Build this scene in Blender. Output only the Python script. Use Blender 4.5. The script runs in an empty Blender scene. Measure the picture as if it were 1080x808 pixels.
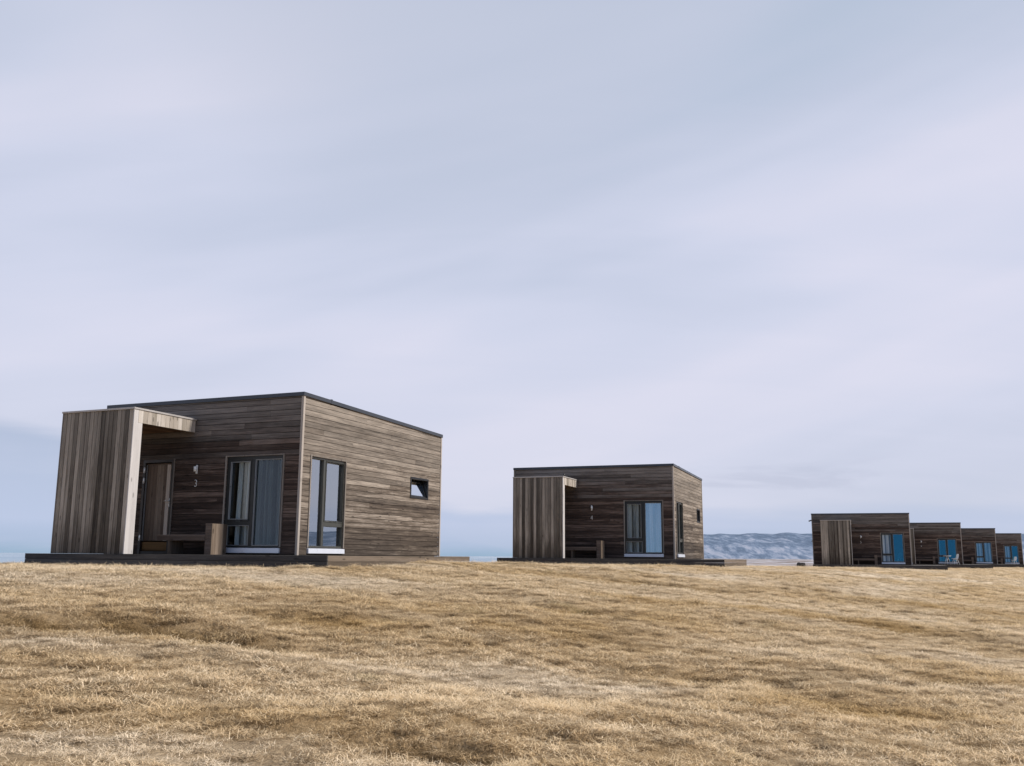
import bpy, math, random
import numpy as np
from mathutils import Matrix, Vector
R = math.radians
rng = random.Random(7)
sc = bpy.context.scene
COL = sc.collection

# ------------------------------------------------------------------ helpers
def tag(o, label=None, cat=None, group=None, kind=None):
    if label: o['label'] = label
    if cat: o['category'] = cat
    if group: o['group'] = group
    if kind: o['kind'] = kind
    return o

def empty(name, loc=(0, 0, 0), rz=0.0):
    o = bpy.data.objects.new(name, None); COL.objects.link(o)
    o.location = loc; o.rotation_euler = (0, 0, rz); o.empty_display_size = .2
    return o

FRONT = lambda u, d, z: (u, d, z)          # u along x, d into the building (+y)
def SIDE(x0=0.0): return lambda u, d, z: (x0 - d, u, z)
def LEFT(x0): return lambda u, d, z: (x0 + d, -u, z)
def BACK(y0): return lambda u, d, z: (-u, y0 - d, z)

class MB:
    """collects shapes for ONE mesh, each face with a random board value"""
    def __init__(s, xf=FRONT): s.v = []; s.f = []; s.r = []; s.m = []; s.xf = xf; s.sm = []
    def hexa(s, p, r=None, m=0):
        r = rng.random() if r is None else r
        n = len(s.v); s.v += [s.xf(*q) for q in p]
        for q in ((0, 3, 2, 1), (4, 5, 6, 7), (0, 1, 5, 4), (1, 2, 6, 5), (2, 3, 7, 6), (3, 0, 4, 7)):
            s.f.append(tuple(n + i for i in q)); s.r.append(r); s.m.append(m); s.sm.append(False)
    def box(s, u0, u1, d0, d1, z0, z1, r=None, m=0, zt1=None):
        """zt1: top height at the u1 end (sloping top)"""
        b = z1 if zt1 is None else zt1
        s.hexa([(u0, d0, z0), (u1, d0, z0), (u1, d1, z0), (u0, d1, z0),
                (u0, d0, z1), (u1, d0, b), (u1, d1, b), (u0, d1, z1)], r, m)
    def tube(s, a, b, ra, rb=None, seg=12, r=.5, m=0, caps=True):
        rb = ra if rb is None else rb
        a = Vector(a); b = Vector(b); w = (b - a).normalized()
        t = Vector((1, 0, 0)) if abs(w.x) < .8 else Vector((0, 1, 0))
        e1 = w.cross(t).normalized(); e2 = w.cross(e1)
        n = len(s.v)
        for c, rad in ((a, ra), (b, rb)):
            for k in range(seg):
                q = c + (e1 * math.cos(2 * math.pi * k / seg) + e2 * math.sin(2 * math.pi * k / seg)) * rad
                s.v.append(s.xf(*q))
        for k in range(seg):
            j = (k + 1) % seg
            s.f.append((n + k, n + j, n + seg + j, n + seg + k)); s.r.append(r); s.m.append(m); s.sm.append(True)
        if caps:
            s.f.append(tuple(n + k for k in reversed(range(seg)))); s.r.append(r); s.m.append(m); s.sm.append(False)
            s.f.append(tuple(n + seg + k for k in range(seg))); s.r.append(r); s.m.append(m); s.sm.append(False)
    def grid(s, rows, r=.5, m=0, smooth=True):
        n = len(s.v); h = len(rows); w = len(rows[0])
        for row in rows: s.v += [s.xf(*q) for q in row]
        for i in range(h - 1):
            for j in range(w - 1):
                s.f.append((n + i * w + j, n + i * w + j + 1, n + (i + 1) * w + j + 1, n + (i + 1) * w + j))
                s.r.append(r); s.m.append(m); s.sm.append(smooth)
    def build(s, name, mats, parent=None, bevel=0.0):
        me = bpy.data.meshes.new(name)
        me.from_pydata(s.v, [], s.f)
        a = me.attributes.new('board', 'FLOAT', 'FACE'); a.data.foreach_set('value', s.r)
        if not isinstance(mats, (list, tuple)): mats = [mats]
        for m in mats: me.materials.append(m)
        me.polygons.foreach_set('material_index', s.m)
        me.polygons.foreach_set('use_smooth', s.sm)
        me.update()
        import bmesh
        bm = bmesh.new(); bm.from_mesh(me)
        bmesh.ops.recalc_face_normals(bm, faces=bm.faces)
        bm.to_mesh(me); bm.free()
        o = bpy.data.objects.new(name, me); COL.objects.link(o)
        if parent: o.parent = parent
        if bevel:
            b = o.modifiers.new('b', 'BEVEL'); b.width = bevel; b.segments = 2; b.limit_method = 'ANGLE'
        return o

# ------------------------------------------------------------------ materials
def newmat(name):
    m = bpy.data.materials.new(name); m.use_nodes = True
    nt = m.node_tree; nt.nodes.clear()
    return m, nt
def N(nt, t, **k):
    n = nt.nodes.new(t)
    for a, b in k.items():
        if a.startswith('i_'):
            key = a[2:]; key = int(key) if key.isdigit() else key.replace('_', ' ')
            n.inputs[key].default_value = b
        else: setattr(n, a, b)
    return n
def L(nt, a, b): nt.links.new(a, b)
def ramp(nt, fac, stops, interp='LINEAR'):
    r = N(nt, 'ShaderNodeValToRGB'); r.color_ramp.interpolation = interp
    el = r.color_ramp.elements
    while len(el) > 1: el.remove(el[-1])
    el[0].position = stops[0][0]; el[0].color = (*stops[0][1], 1)
    for p, c in stops[1:]:
        e = el.new(p); e.color = (*c, 1)
    if fac is not None: L(nt, fac, r.inputs[0])
    return r.outputs[0]
def mix(nt, f, a, b, mode='MIX'):
    n = N(nt, 'ShaderNodeMix', data_type='RGBA', blend_type=mode)
    for sock, v in ((n.inputs[0], f), (n.inputs[6], a), (n.inputs[7], b)):
        if hasattr(v, 'links'): L(nt, v, sock)
        elif isinstance(v, (int, float)): sock.default_value = v
        else: sock.default_value = (*v, 1)
    return n.outputs[2]
def math_(nt, op, a, b=None, c=None, clamp=False):
    n = N(nt, 'ShaderNodeMath', operation=op); n.use_clamp = clamp
    for i, v in enumerate((a, b, c)):
        if v is None: continue
        if hasattr(v, 'links'): L(nt, v, n.inputs[i])
        else: n.inputs[i].default_value = v
    return n.outputs[0]
def mrange(nt, v, a, b, c=0.0, d=1.0, smooth=True):
    n = N(nt, 'ShaderNodeMapRange'); n.interpolation_type = 'SMOOTHSTEP' if smooth else 'LINEAR'
    n.clamp = True if not smooth else n.clamp
    if hasattr(v, 'links'): L(nt, v, n.inputs[0])
    for i, q in ((1, a), (2, b), (3, c), (4, d)):
        if hasattr(q, 'links'): L(nt, q, n.inputs[i])
        else: n.inputs[i].default_value = q
    return n.outputs[0]
def vmath(nt, op, a, b=None):
    n = N(nt, 'ShaderNodeVectorMath', operation=op)
    for i, v in enumerate((a, b)):
        if v is None: continue
        if hasattr(v, 'links'): L(nt, v, n.inputs[i])
        else: n.inputs[i].default_value = v
    return n.outputs[0]
def noise(nt, vec, scale, detail=4, rough=.55, dist=0.0):
    n = N(nt, 'ShaderNodeTexNoise'); n.inputs['Scale'].default_value = scale
    n.inputs['Detail'].default_value = detail; n.inputs['Roughness'].default_value = rough
    n.inputs['Distortion'].default_value = dist
    L(nt, vec, n.inputs['Vector']); return n.outputs[0]

def wood(name, axis, dark, mid, light, weather=None, rough=.8, var=1.0, bump=.5, foot=.35, grain=1.0):
    """weathered boards: axis = grain direction; weather=(z0,z1,colour) greyer above"""
    m, nt = newmat(name)
    out = N(nt, 'ShaderNodeOutputMaterial'); p = N(nt, 'ShaderNodeBsdfPrincipled', i_Roughness=rough)
    p.inputs['Specular IOR Level'].default_value = .25
    L(nt, p.outputs[0], out.inputs[0])
    tc = N(nt, 'ShaderNodeTexCoord'); at = N(nt, 'ShaderNodeAttribute', attribute_name='board')
    b = at.outputs['Fac']
    off = N(nt, 'ShaderNodeCombineXYZ')
    L(nt, math_(nt, 'MULTIPLY', b, 91.3), off.inputs[0]); L(nt, math_(nt, 'MULTIPLY', b, 57.7), off.inputs[1]); L(nt, math_(nt, 'MULTIPLY', b, 33.1), off.inputs[2])
    v = vmath(nt, 'ADD', tc.outputs['Object'], off.outputs[0])
    s_long, s_x = 1.3, 26
    sc1 = {'x': (s_long, s_x, s_x), 'y': (s_x, s_long, s_x), 'z': (s_x, s_x, s_long)}[axis]
    g1 = noise(nt, vmath(nt, 'MULTIPLY', v, sc1), 1.0, 6, .65, .4)
    sc2 = tuple(q * 4 for q in sc1)
    g2 = noise(nt, vmath(nt, 'MULTIPLY', v, sc2), 1.0, 4, .7)
    bl = noise(nt, v, 1.1, 3, .6)
    # random per board + grain + blotch
    t = math_(nt, 'MULTIPLY_ADD', math_(nt, 'FRACT', math_(nt, 'MULTIPLY', b, 7.31)), .52 * var, .26 * (1 - var))
    t = math_(nt, 'ADD', t, math_(nt, 'MULTIPLY_ADD', g1, .62 * grain, .31 * (1 - grain)))
    t = math_(nt, 'ADD', t, math_(nt, 'MULTIPLY_ADD', g2, .28 * grain, .14 * (1 - grain)))
    t = math_(nt, 'ADD', t, math_(nt, 'MULTIPLY', bl, .25))
    if axis != 'z':
        rw = noise(nt, vmath(nt, 'MULTIPLY', tc.outputs['Object'], (.10, .10, 4.2)), 1.0, 3, .6)
        t = math_(nt, 'ADD', t, math_(nt, 'MULTIPLY', math_(nt, 'SUBTRACT', rw, .5), 1.15))
    else:
        rw = noise(nt, vmath(nt, 'MULTIPLY', tc.outputs['Object'], (5.0, 5.0, .12)), 1.0, 3, .6)
        t = math_(nt, 'ADD', t, math_(nt, 'MULTIPLY', math_(nt, 'SUBTRACT', rw, .5), .5))
    t = math_(nt, 'SUBTRACT', t, .33)
    c = ramp(nt, t, [(.12, dark), (.5, mid), (.9, light)])
    # knots, each ringed by lighter wood
    vo = N(nt, 'ShaderNodeTexVoronoi', feature='F1'); vo.inputs['Scale'].default_value = 1.0
    ks = {'x': (2.6, 7, 9.5), 'y': (7, 2.6, 9.5), 'z': (9.5, 7, 2.6)}[axis]
    L(nt, vmath(nt, 'MULTIPLY', v, ks), vo.inputs['Vector'])
    k = mrange(nt, vo.outputs['Distance'], .10, .19, 1, 0)
    c = mix(nt, math_(nt, 'MULTIPLY', k, .6), c, tuple(q * .35 for q in dark))
    if weather:
        sp = N(nt, 'ShaderNodeSeparateXYZ'); L(nt, tc.outputs['Object'], sp.inputs[0])
        zz = math_(nt, 'ADD', sp.outputs[2], math_(nt, 'MULTIPLY', math_(nt, 'SUBTRACT', bl, .5), 1.1))
        zz = math_(nt, 'ADD', zz, math_(nt, 'MULTIPLY', math_(nt, 'SUBTRACT', b, .5), .8))
        w = mrange(nt, zz, weather[0], weather[1])
        lum = N(nt, 'ShaderNodeRGBToBW'); L(nt, c, lum.inputs[0])
        g = ramp(nt, t, [(.12, tuple(q * .42 for q in weather[2])), (.5, weather[2]), (.9, tuple(q * 1.75 for q in weather[2]))])
        c = mix(nt, w, c, g)
    if foot:   # darker towards the foot
        sp2 = N(nt, 'ShaderNodeSeparateXYZ'); L(nt, tc.outputs['Object'], sp2.inputs[0])
        w2 = mrange(nt, math_(nt, 'ADD', sp2.outputs[2], math_(nt, 'MULTIPLY', bl, .8)), .35, 1.4, foot, 0)
        c = mix(nt, w2, c, tuple(q * .5 for q in dark))
    L(nt, c, p.inputs['Base Color'])
    bp = N(nt, 'ShaderNodeBump'); bp.inputs['Strength'].default_value = bump; bp.inputs['Distance'].default_value = .004
    L(nt, math_(nt, 'ADD', g1, g2), bp.inputs['Height']); L(nt, bp.outputs[0], p.inputs['Normal'])
    return m

def plain(name, col, rough=.5, metal=0.0, var=.15, scale=6.0, spec=.5):
    m, nt = newmat(name)
    out = N(nt, 'ShaderNodeOutputMaterial'); p = N(nt, 'ShaderNodeBsdfPrincipled', i_Metallic=metal)
    p.inputs['Specular IOR Level'].default_value = spec
    L(nt, p.outputs[0], out.inputs[0])
    tc = N(nt, 'ShaderNodeTexCoord')
    n = noise(nt, tc.outputs['Object'], scale, 5, .6)
    L(nt, mix(nt, n, tuple(q * (1 - var) for q in col), tuple(min(1, q * (1 + var)) for q in col)), p.inputs['Base Color'])
    L(nt, mrange(nt, n, .3, .7, max(.02, rough - .08), rough + .08), p.inputs['Roughness'])
    return m

def glass(name, refl=.12, tint=(.8, .86, .88), gtint=(.95, .97, 1)):
    m, nt = newmat(name)
    out = N(nt, 'ShaderNodeOutputMaterial')
    tr = N(nt, 'ShaderNodeBsdfTransparent'); tr.inputs[0].default_value = (*tint, 1)
    gl = N(nt, 'ShaderNodeBsdfGlossy'); gl.inputs['Color'].default_value = (*gtint, 1); gl.inputs['Roughness'].default_value = .01
    tc = N(nt, 'ShaderNodeTexCoord')
    bp = N(nt, 'ShaderNodeBump'); bp.inputs['Strength'].default_value = .004; bp.inputs['Distance'].default_value = .02
    L(nt, noise(nt, tc.outputs['Object'], 1.7, 1), bp.inputs['Height']); L(nt, bp.outputs[0], gl.inputs['Normal'])
    fr = N(nt, 'ShaderNodeFresnel'); fr.inputs[0].default_value = 1.52
    f = math_(nt, 'ADD', math_(nt, 'MULTIPLY', fr.outputs[0], .5 if refl < .01 else .9), refl, clamp=True)
    mx = N(nt, 'ShaderNodeMixShader'); L(nt, f, mx.inputs[0]); L(nt, tr.outputs[0], mx.inputs[1]); L(nt, gl.outputs[0], mx.inputs[2])
    L(nt, mx.outputs[0], out.inputs[0])
    return m

def cloth(name, col, transl=.35):
    m, nt = newmat(name)
    out = N(nt, 'ShaderNodeOutputMaterial')
    d = N(nt, 'ShaderNodeBsdfDiffuse'); t = N(nt, 'ShaderNodeBsdfTranslucent')
    tc = N(nt, 'ShaderNodeTexCoord')
    n = noise(nt, vmath(nt, 'MULTIPLY', tc.outputs['Object'], (7.5, 7.5, .05)), 1.0, 1)
    c = mix(nt, mrange(nt, n, .42, .60), tuple(q * .34 for q in col), tuple(min(1, q * 2.0) for q in col))  # light and shade of the folds painted into the cloth colour
    L(nt, c, d.inputs[0]); L(nt, c, t.inputs[0])
    mx = N(nt, 'ShaderNodeMixShader', i_0=transl); L(nt, d.outputs[0], mx.inputs[1]); L(nt, t.outputs[0], mx.inputs[2])
    L(nt, mx.outputs[0], out.inputs[0])
    return m

M = {}
# front faces: dark brown below, greyer weathered above; side faces paler tan-grey
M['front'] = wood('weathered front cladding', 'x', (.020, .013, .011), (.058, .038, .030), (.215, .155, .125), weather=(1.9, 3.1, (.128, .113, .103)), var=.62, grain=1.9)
M['side'] = wood('pale side cladding', 'y', (.028, .020, .016), (.112, .088, .069), (.350, .298, .250), weather=(.9, 3.4, (.182, .157, .134)), foot=.45, var=.50, grain=1.9)
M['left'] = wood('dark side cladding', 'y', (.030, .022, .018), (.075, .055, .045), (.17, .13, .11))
M['porch'] = wood('grey vertical boards', 'z', (.034, .027, .021), (.132, .113, .093), (.42, .375, .325), weather=(.2, 3.6, (.180, .160, .138)), foot=.6, var=1.25, grain=1.3)
M['pale'] = wood('silver bleached board', 'z', (.33, .31, .31), (.46, .44, .435), (.60, .58, .575), var=.5, foot=.1, bump=.2)
M['fascia'] = wood('pale fascia boards', 'z', (.17, .15, .12), (.34, .30, .26), (.52, .48, .44), var=1.1, foot=0)
M['trim'] = wood('pale corner trim', 'z', (.24, .21, .18), (.36, .32, .29), (.48, .44, .40), var=.4, foot=.2)
M['casing'] = wood('window casing wood', 'z', (.10, .085, .07), (.19, .165, .145), (.30, .27, .24), var=.6, foot=0)
M['soffit'] = wood('brown soffit boards', 'y', (.05, .025, .015), (.13, .07, .04), (.22, .13, .08), foot=0)
M['deckfront'] = wood('black stained deck skirt', 'x', (.012, .012, .013), (.036, .034, .035), (.100, .095, .092), foot=0, bump=.6)
M['deckside'] = wood('worn deck side boards', 'y', (.032, .024, .017), (.080, .062, .046), (.17, .135, .105), foot=0)
M['decktop'] = wood('grey deck boards', 'x', (.07, .06, .05), (.15, .135, .12), (.28, .26, .24), foot=0)
M['bench'] = wood('bench timber', 'x', (.05, .035, .028), (.12, .088, .07), (.22, .17, .14), foot=0)
M['benchend'] = wood('bench end boards', 'z', (.055, .040, .028), (.140, .105, .078), (.27, .215, .17), foot=0)
M['door'] = wood('brown door planks', 'z', (.060, .042, .032), (.165, .122, .094), (.32, .26, .21), foot=.5)
M['doorpale'] = wood('pale door strip', 'z', (.34, .28, .23), (.50, .42, .36), (.64, .57, .50), foot=0)
M['kick'] = wood('golden door foot board', 'x', (.10, .055, .02), (.22, .125, .05), (.34, .21, .10), foot=0)
M['doorframe'] = plain('dark door frame', (.022, .016, .014), .5)
M['frame'] = plain('charcoal window frame', (.011, .013, .013), .38, 0, .2)
M['frame2'] = plain('olive grey window frame', (.042, .043, .038), .4, 0, .2)
M['bead'] = plain('aluminium glazing bead', (.27, .28, .29), .35, .3)
M['sill'] = plain('pale metal sill', (.58, .60, .66), .35, .2, .08)
M['flash'] = plain('dark metal flashing', (.050, .056, .068), .36, .4, .2, 3)
M['cap'] = plain('grey porch cap', (.36, .34, .33), .5, .1, .2, 5)
M['roof'] = plain('roofing felt', (.06, .06, .06), .9, 0, .3, 3)
M['inner'] = plain('dark room lining', (.045, .04, .036), .9, 0, .2, 2, .1)
M['white'] = plain('white enamel', (.75, .75, .74), .4, 0, .04)
M['steel'] = plain('brushed steel', (.62, .61, .60), .3, .8, .08)
M['glass'] = glass('window glass dark', .0, (.86, .90, .91))
M['glassblue'] = glass('window glass blue sky tint', .10, (.80, .88, .93), (.60, .85, 1))  # blue of the reflected sky painted in as a glossy tint
M['glasssky'] = glass('window glass reflecting sky', .27, (.92, .95, .97), (.92, .96, 1))
M['glassclear'] = glass('window glass clear', .0, (.92, .95, .97))
M['glassteal'] = glass('window glass teal sky tint', .13, (.35, .6, .70), (.22, .74, 1))  # teal of the reflected sky painted into both glass tints
M['glassbright'] = glass('window glass side', .42, (.95, .96, .98))
M['curtain'] = cloth('grey curtain', (.52, .52, .50))
M['curtaindark'] = cloth('slate curtain', (.170, .180, .175))
M['curtainsky'] = cloth('sky tinted curtain', (.50, .68, .92), .15)  # blue sky reflection of the pane put into the cloth colour
M['curtainwhite'] = cloth('white curtain', (.80, .80, .82))
M['black'] = plain('black window frame', (.006, .006, .007), .4)
M['glassmirror'] = glass('window glass sky mirror', .75)
M['rock'] = plain('dark rock', (.03, .028, .028), .9, 0, .4, 12)
M['charwood'] = plain('chair wood', (.18, .10, .06), .6)

# ------------------------------------------------------------------ terrain
def _hash(ix, iy, s):
    n = (ix.astype(np.int64) * 374761393 + iy.astype(np.int64) * 668265263 + s * 974634777) & 0xFFFFFFFF
    n = ((n ^ (n >> 13)) * 1274126177) & 0xFFFFFFFF
    n = n ^ (n >> 16)
    return (n & 0xFFFFFF) / float(0xFFFFFF)
def vn(x, y, s):
    ix = np.floor(x); iy = np.floor(y); fx = x - ix; fy = y - iy
    fx = fx * fx * (3 - 2 * fx); fy = fy * fy * (3 - 2 * fy)
    a = _hash(ix, iy, s); b = _hash(ix + 1, iy, s); c = _hash(ix, iy + 1, s); d = _hash(ix + 1, iy + 1, s)
    return (a * (1 - fx) + b * fx) * (1 - fy) + (c * (1 - fx) + d * fx) * fy
def fbm(x, y, s, o=4, g=.5):
    t = 0; a = 1; w = 0
    for i in range(o):
        t = t + a * (vn(x * 2 ** i + 17.3 * i, y * 2 ** i - 9.1 * i, s + i) - .5); w += a; a *= g
    return t / w * 2
# hollows and mounds one can make out in the meadow: x, y, radius along, radius across, angle, height, darkness (shade of the hollows painted in), goldness
FEAT = [(-1.3, 20.9, 2.4, .8, 67, .11, 0, .1), (-3.4, 16.9, .8, .5, 0, .05, 0, 0), (-6.2, 19.2, 1.0, .5, 0, -.05, .5, 0),
        (-3.25, 9.0, .85, .30, 4, -.15, .95, .95), (-4.1, 8.5, .55, .22, 0, -.10, .65, 1.0), (-3.15, 8.5, .35, .12, 0, -.03, .1, 1.0), (7.1, 15.2, 1.5, .55, -20, -.12, .45, 1.0), (10.2, 21.5, 3.0, 1.3, -15, -.05, .15, .9),
        (3.1, 20.9, 1.5, .55, -12, -.14, .50, 1.0), (1.7, 20.3, 1.3, .5, 0, -.12, .25, 1.0), (.9, 13.6, 1.0, .45, -15, -.12, .25, .9), (-.5, 13.9, .8, .3, 0, -.08, .35, .8),
        (-2.2, 15.9, .55, .13, -5, -.10, 1.0, .1), (-.2, 15.0, .5, .15, 0, -.08, .8, .4), (-2.1, 10.9, 1.0, .4, 5, -.07, .25, .8), (-.35, 5.75, .42, .20, 8, -.18, 1.0, 0), (.5, 6.3, .4, .12, 0, -.05, .3, 0),
        (1.45, 6.8, .5, .16, -35, -.12, .7, .1), (1.1, 7.1, .3, .16, 0, -.10, .7, 0), (3.55, 9.95, .55, .16, -8, -.09, .9, .2), (1.9, 9.9, .5, .16, 0, -.07, .6, .3), (4.7, 10.5, .5, .18, -10, -.08, .75, .4),
        (-3.1, 7.0, .5, .12, 5, -.04, .25, .2), (-1.5, 5.8, .5, .12, 0, -.03, .2, 0), (-2.6, 6.3, .4, .10, 0, -.03, .2, 0), (5.7, 15.6, .7, .2, 0, -.06, .4, .3), (14.3, 39.5, 3.4, .8, 0, -.05, .15, .8), (8.0, 23.6, 1.6, .4, 0, -.08, .25, .9),
        (3.1, 8.7, .9, .25, -20, -.05, .2, .8), (-.7, 6.4, .9, .3, 10, .05, 0, 0), (.9, 11.5, 1.4, .4, 5, -.03, .15, .6), (2.6, 22.6, 2.6, .6, -8, .10, 0, .2)]
BLEACH = [(-.3, 8.4, 1.5, .22, 10, .9), (.9, 8.9, 1.0, .2, 8, .9), (7.4, 17.9, 1.6, .5, 30, .9), (12.7, 34, 6, 1.3, 35, 1.0), (10.5, 26.5, 3.0, .8, 50, .9), (-1.2, 11.4, 1.6, .3, 10, .5), (2.6, 11.4, 1.6, .3, -5, .6), (-3.6, 7.8, 1.0, .25, 0, .8),
          (-4, 14.8, 3.0, .7, -10, .9), (17, 50, 6, 2, 30, .8), (5.5, 10.2, 1.4, .3, 12, .5), (3, 24.5, 3, .7, 0, .9), (-2.0, 5.4, .9, .15, 10, .8), (-1.6, 5.2, .8, .12, 10, .8), (5.2, 12.5, 2, .3, 10, .6)]
def _g(x, y, f):
    a = R(f[4]); dx = x - f[0]; dy = y - f[1]
    u = (dx * math.cos(a) + dy * math.sin(a)) / f[2]; v = (-dx * math.sin(a) + dy * math.cos(a)) / f[3]
    wob = 1 + .9 * fbm(x * 1.7, y * 1.7, 77, 3)
    return np.exp(-(u * u + v * v) * wob)
def height(x, y):
    u = x * .81 - y * .586 + 14.9; v = x * .586 + y * .81
    zr = np.interp(v, [-40, 13, 31, 50, 66, 85, 119, 400], [-.30, -.25, -.30, -.50, -.72, -.70, -.78, -1.6])
    z = zr + np.interp(u, [-400, -60, -12, -4, 2.2, 5.0, 9.5, 14.0, 20, 60, 400], [-9, -2.6, -.10, -.02, .0, -.20, -.72, -1.22, -1.50, -2.6, -9])
    r = np.hypot(x, y)
    amp = np.clip((u - 1.0) / 5.0, .26, 1.0) * np.clip(60 / (r + 1), .25, 1) 
    hum = .13 * fbm(x / 4.2, y / 3.1, 11, 3) + .075 * fbm(x / 1.1, y / .8, 23, 3) + .022 * fbm(x / .3, y / .3, 31, 2)
    z = z + amp * hum
    for f in FEAT: z = z + f[5] * _g(x, y, f)
    # far land: coast to the left, plain to the right
    az = np.degrees(np.arctan2(x, np.abs(y) + 1e-6))
    right = np.clip((az - 2) / 6, 0, 1)
    far = np.clip((r - 160) / 500, 0, 1)
    plain_z = -5.0 + 1.2 * fbm(x / 160, y / 160, 5, 3)
    sea_z = -14 - 8 * np.clip((r - 500) / 800, 0, 1)
    tgt = sea_z * (1 - right) + plain_z * right
    z = z * (1 - far) + tgt * far
    return z
def tones(x, y):
    """dark, gold and bleached shares of the matted grass at a place"""
    r = np.hypot(x, y)
    dark = np.zeros_like(x); gold = np.zeros_like(x); bl = np.zeros_like(x)
    for f in FEAT:
        g = _g(x, y, f); dark = np.maximum(dark, f[6] * g); gold = np.maximum(gold, f[7] * g)
    for f in BLEACH: bl = np.maximum(bl, f[5] * _g(x, y, f))
    n1 = fbm(x / 2.6, y / 1.5, 41, 4); n2 = fbm(x / .55, y / .38, 43, 3); n3 = fbm(x / 1.3, y / .9, 47, 4); n4 = fbm(x / 7, y / 5, 53, 3)
    dark = np.clip(dark + np.clip(n2 * 1.5 - .55, 0, 1) * .5 + np.clip(n3 * 1.4 - .75, 0, 1) * .5, 0, 1)
    gold = np.clip(gold + .04 + np.clip(n1 * 1.6 - .16, 0, 1) * .60 + np.clip(n4 * 1.0, 0, .28), 0, 1)
    bl = np.clip(bl + np.clip(-n1 * 1.7 - .05, 0, 1) * .7, 0, 1)
    u = x * .81 - y * .586 + 14.9
    dark = np.maximum(dark, 0)
    return dark, gold, bl

def straw_nodes(nt, dk, gd, bl, per, world_vec):
    """shared straw colouring: returns a colour socket"""
    fine = noise(nt, world_vec, 9.0, 5, .7)
    base = ramp(nt, math_(nt, 'ADD', math_(nt, 'MULTIPLY', per, .55), math_(nt, 'MULTIPLY', fine, .45)),
                [(.08, (.170, .105, .052)), (.26, (.540, .395, .240)), (.50, (.780, .615, .410)), (.85, (.93, .805, .610))])
    c = mix(nt, math_(nt, 'MULTIPLY', gd, .62), base, (.470, .290, .085))
    c = mix(nt, math_(nt, 'MULTIPLY', bl, .60), c, (.90, .79, .64))
    g = math_(nt, 'MULTIPLY', mrange(nt, noise(nt, world_vec, 1.3, 3), .60, .78), .35)
    c = mix(nt, g, c, (.19, .165, .05))
    c = mix(nt, math_(nt, 'MULTIPLY', dk, .80), c, (.060, .034, .016))
    return c

def ground_mat():
    m, nt = newmat('matted straw ground')
    out = N(nt, 'ShaderNodeOutputMaterial'); d = N(nt, 'ShaderNodeBsdfDiffuse')
    L(nt, d.outputs[0], out.inputs[0])
    geo = N(nt, 'ShaderNodeNewGeometry'); pos = geo.outputs['Position']
    A = lambda n: N(nt, 'ShaderNodeAttribute', attribute_name=n).outputs['Fac']
    # streaky fibre noise, flattened so that it still shows at grazing view
    f1 = noise(nt, vmath(nt, 'MULTIPLY', pos, (22, 14, 22)), 1.0, 6, .75, 1.5)
    f2 = noise(nt, vmath(nt, 'MULTIPLY', pos, (5, 2.4, 5)), 1.0, 5, .65, .8)
    per = math_(nt, 'ADD', math_(nt, 'MULTIPLY', f1, .6), math_(nt, 'MULTIPLY', f2, .5))
    c = straw_nodes(nt, A('dk'), A('gd'), A('bl'), math_(nt, 'SUBTRACT', math_(nt, 'MULTIPLY', per, 1.7), .45), pos)
    near = mrange(nt, N(nt, 'ShaderNodeCameraData').outputs['View Distance'], 1, 2) if False else None
    gap = mrange(nt, f1, .36, .56, .62, 1.0)
    c = mix(nt, 1.0, c, gap, 'MULTIPLY')
    c = mix(nt, A('near'), c, mix(nt, 1.0, c, (.52, .48, .43), 'MULTIPLY'))  # shade under the tufts painted into the near soil
    # far plain: pale, greyish, with scrub
    far = A('far')
    fn = noise(nt, vmath(nt, 'MULTIPLY', pos, (.02, .006, .02)), 1.0, 5, .7)
    fc = ramp(nt, fn, [(.38, (.06, .055, .06)), (.47, (.26, .22, .20)), (.60, (.50, .50, .54))])
    c = mix(nt, far, c, fc)
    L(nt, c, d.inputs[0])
    bp = N(nt, 'ShaderNodeBump'); bp.inputs['Strength'].default_value = .8; bp.inputs['Distance'].default_value = .05
    L(nt, math_(nt, 'ADD', f1, f2), bp.inputs['Height']); L(nt, bp.outputs[0], d.inputs['Normal'])
    return m

def build_ground():
    azs = np.concatenate([np.arange(-46, 46.01, .42), np.arange(49, 313.9, 3.0)])
    rs = [0.4]
    while rs[-1] < 7000: rs.append(rs[-1] * 1.0125 if 4 < rs[-1] < 160 else rs[-1] * 1.045)
    rs = np.array(rs); A_, R_ = np.meshgrid(np.radians(azs), rs)
    x = (R_ * np.sin(A_)).ravel(); y = (R_ * np.cos(A_)).ravel()
    z = height(x, y)
    na, nr = len(azs), len(rs)
    co = np.stack([x, y, z], 1)
    co = np.vstack([co, [[0, 0, float(height(np.array([0.]), np.array([0.]))[0])]]])
    i = np.arange(nr - 1)[:, None] * na; j = np.arange(na)[None, :]; j2 = (j + 1) % na
    quads = np.stack([i + j, i + na + j, i + na + j2, i + j2], -1).reshape(-1, 4)[:, ::-1]
    faces = quads.tolist() + [(nr * na, (k + 1) % na, k) for k in range(na)]
    me = bpy.data.meshes.new('ground'); me.from_pydata(co.tolist(), [], faces)
    dk, gd, bl = tones(co[:, 0], co[:, 1])
    far = np.clip((np.hypot(co[:, 0], co[:, 1]) - 220) / 350, 0, 1)
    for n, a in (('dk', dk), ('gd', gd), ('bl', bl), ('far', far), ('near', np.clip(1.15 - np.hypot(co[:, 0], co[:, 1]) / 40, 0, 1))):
        at = me.attributes.new(n, 'FLOAT', 'POINT'); at.data.foreach_set('value', a.astype(np.float32))
    me.polygons.foreach_set('use_smooth', [True] * len(me.polygons)); me.update()
    me.materials.append(ground_mat())
    o = bpy.data.objects.new('ground', me); COL.objects.link(o)
    tag(o, 'undulating meadow ground of dry straw coloured grass', 'ground', kind='structure')
    return o
build_ground()

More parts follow.
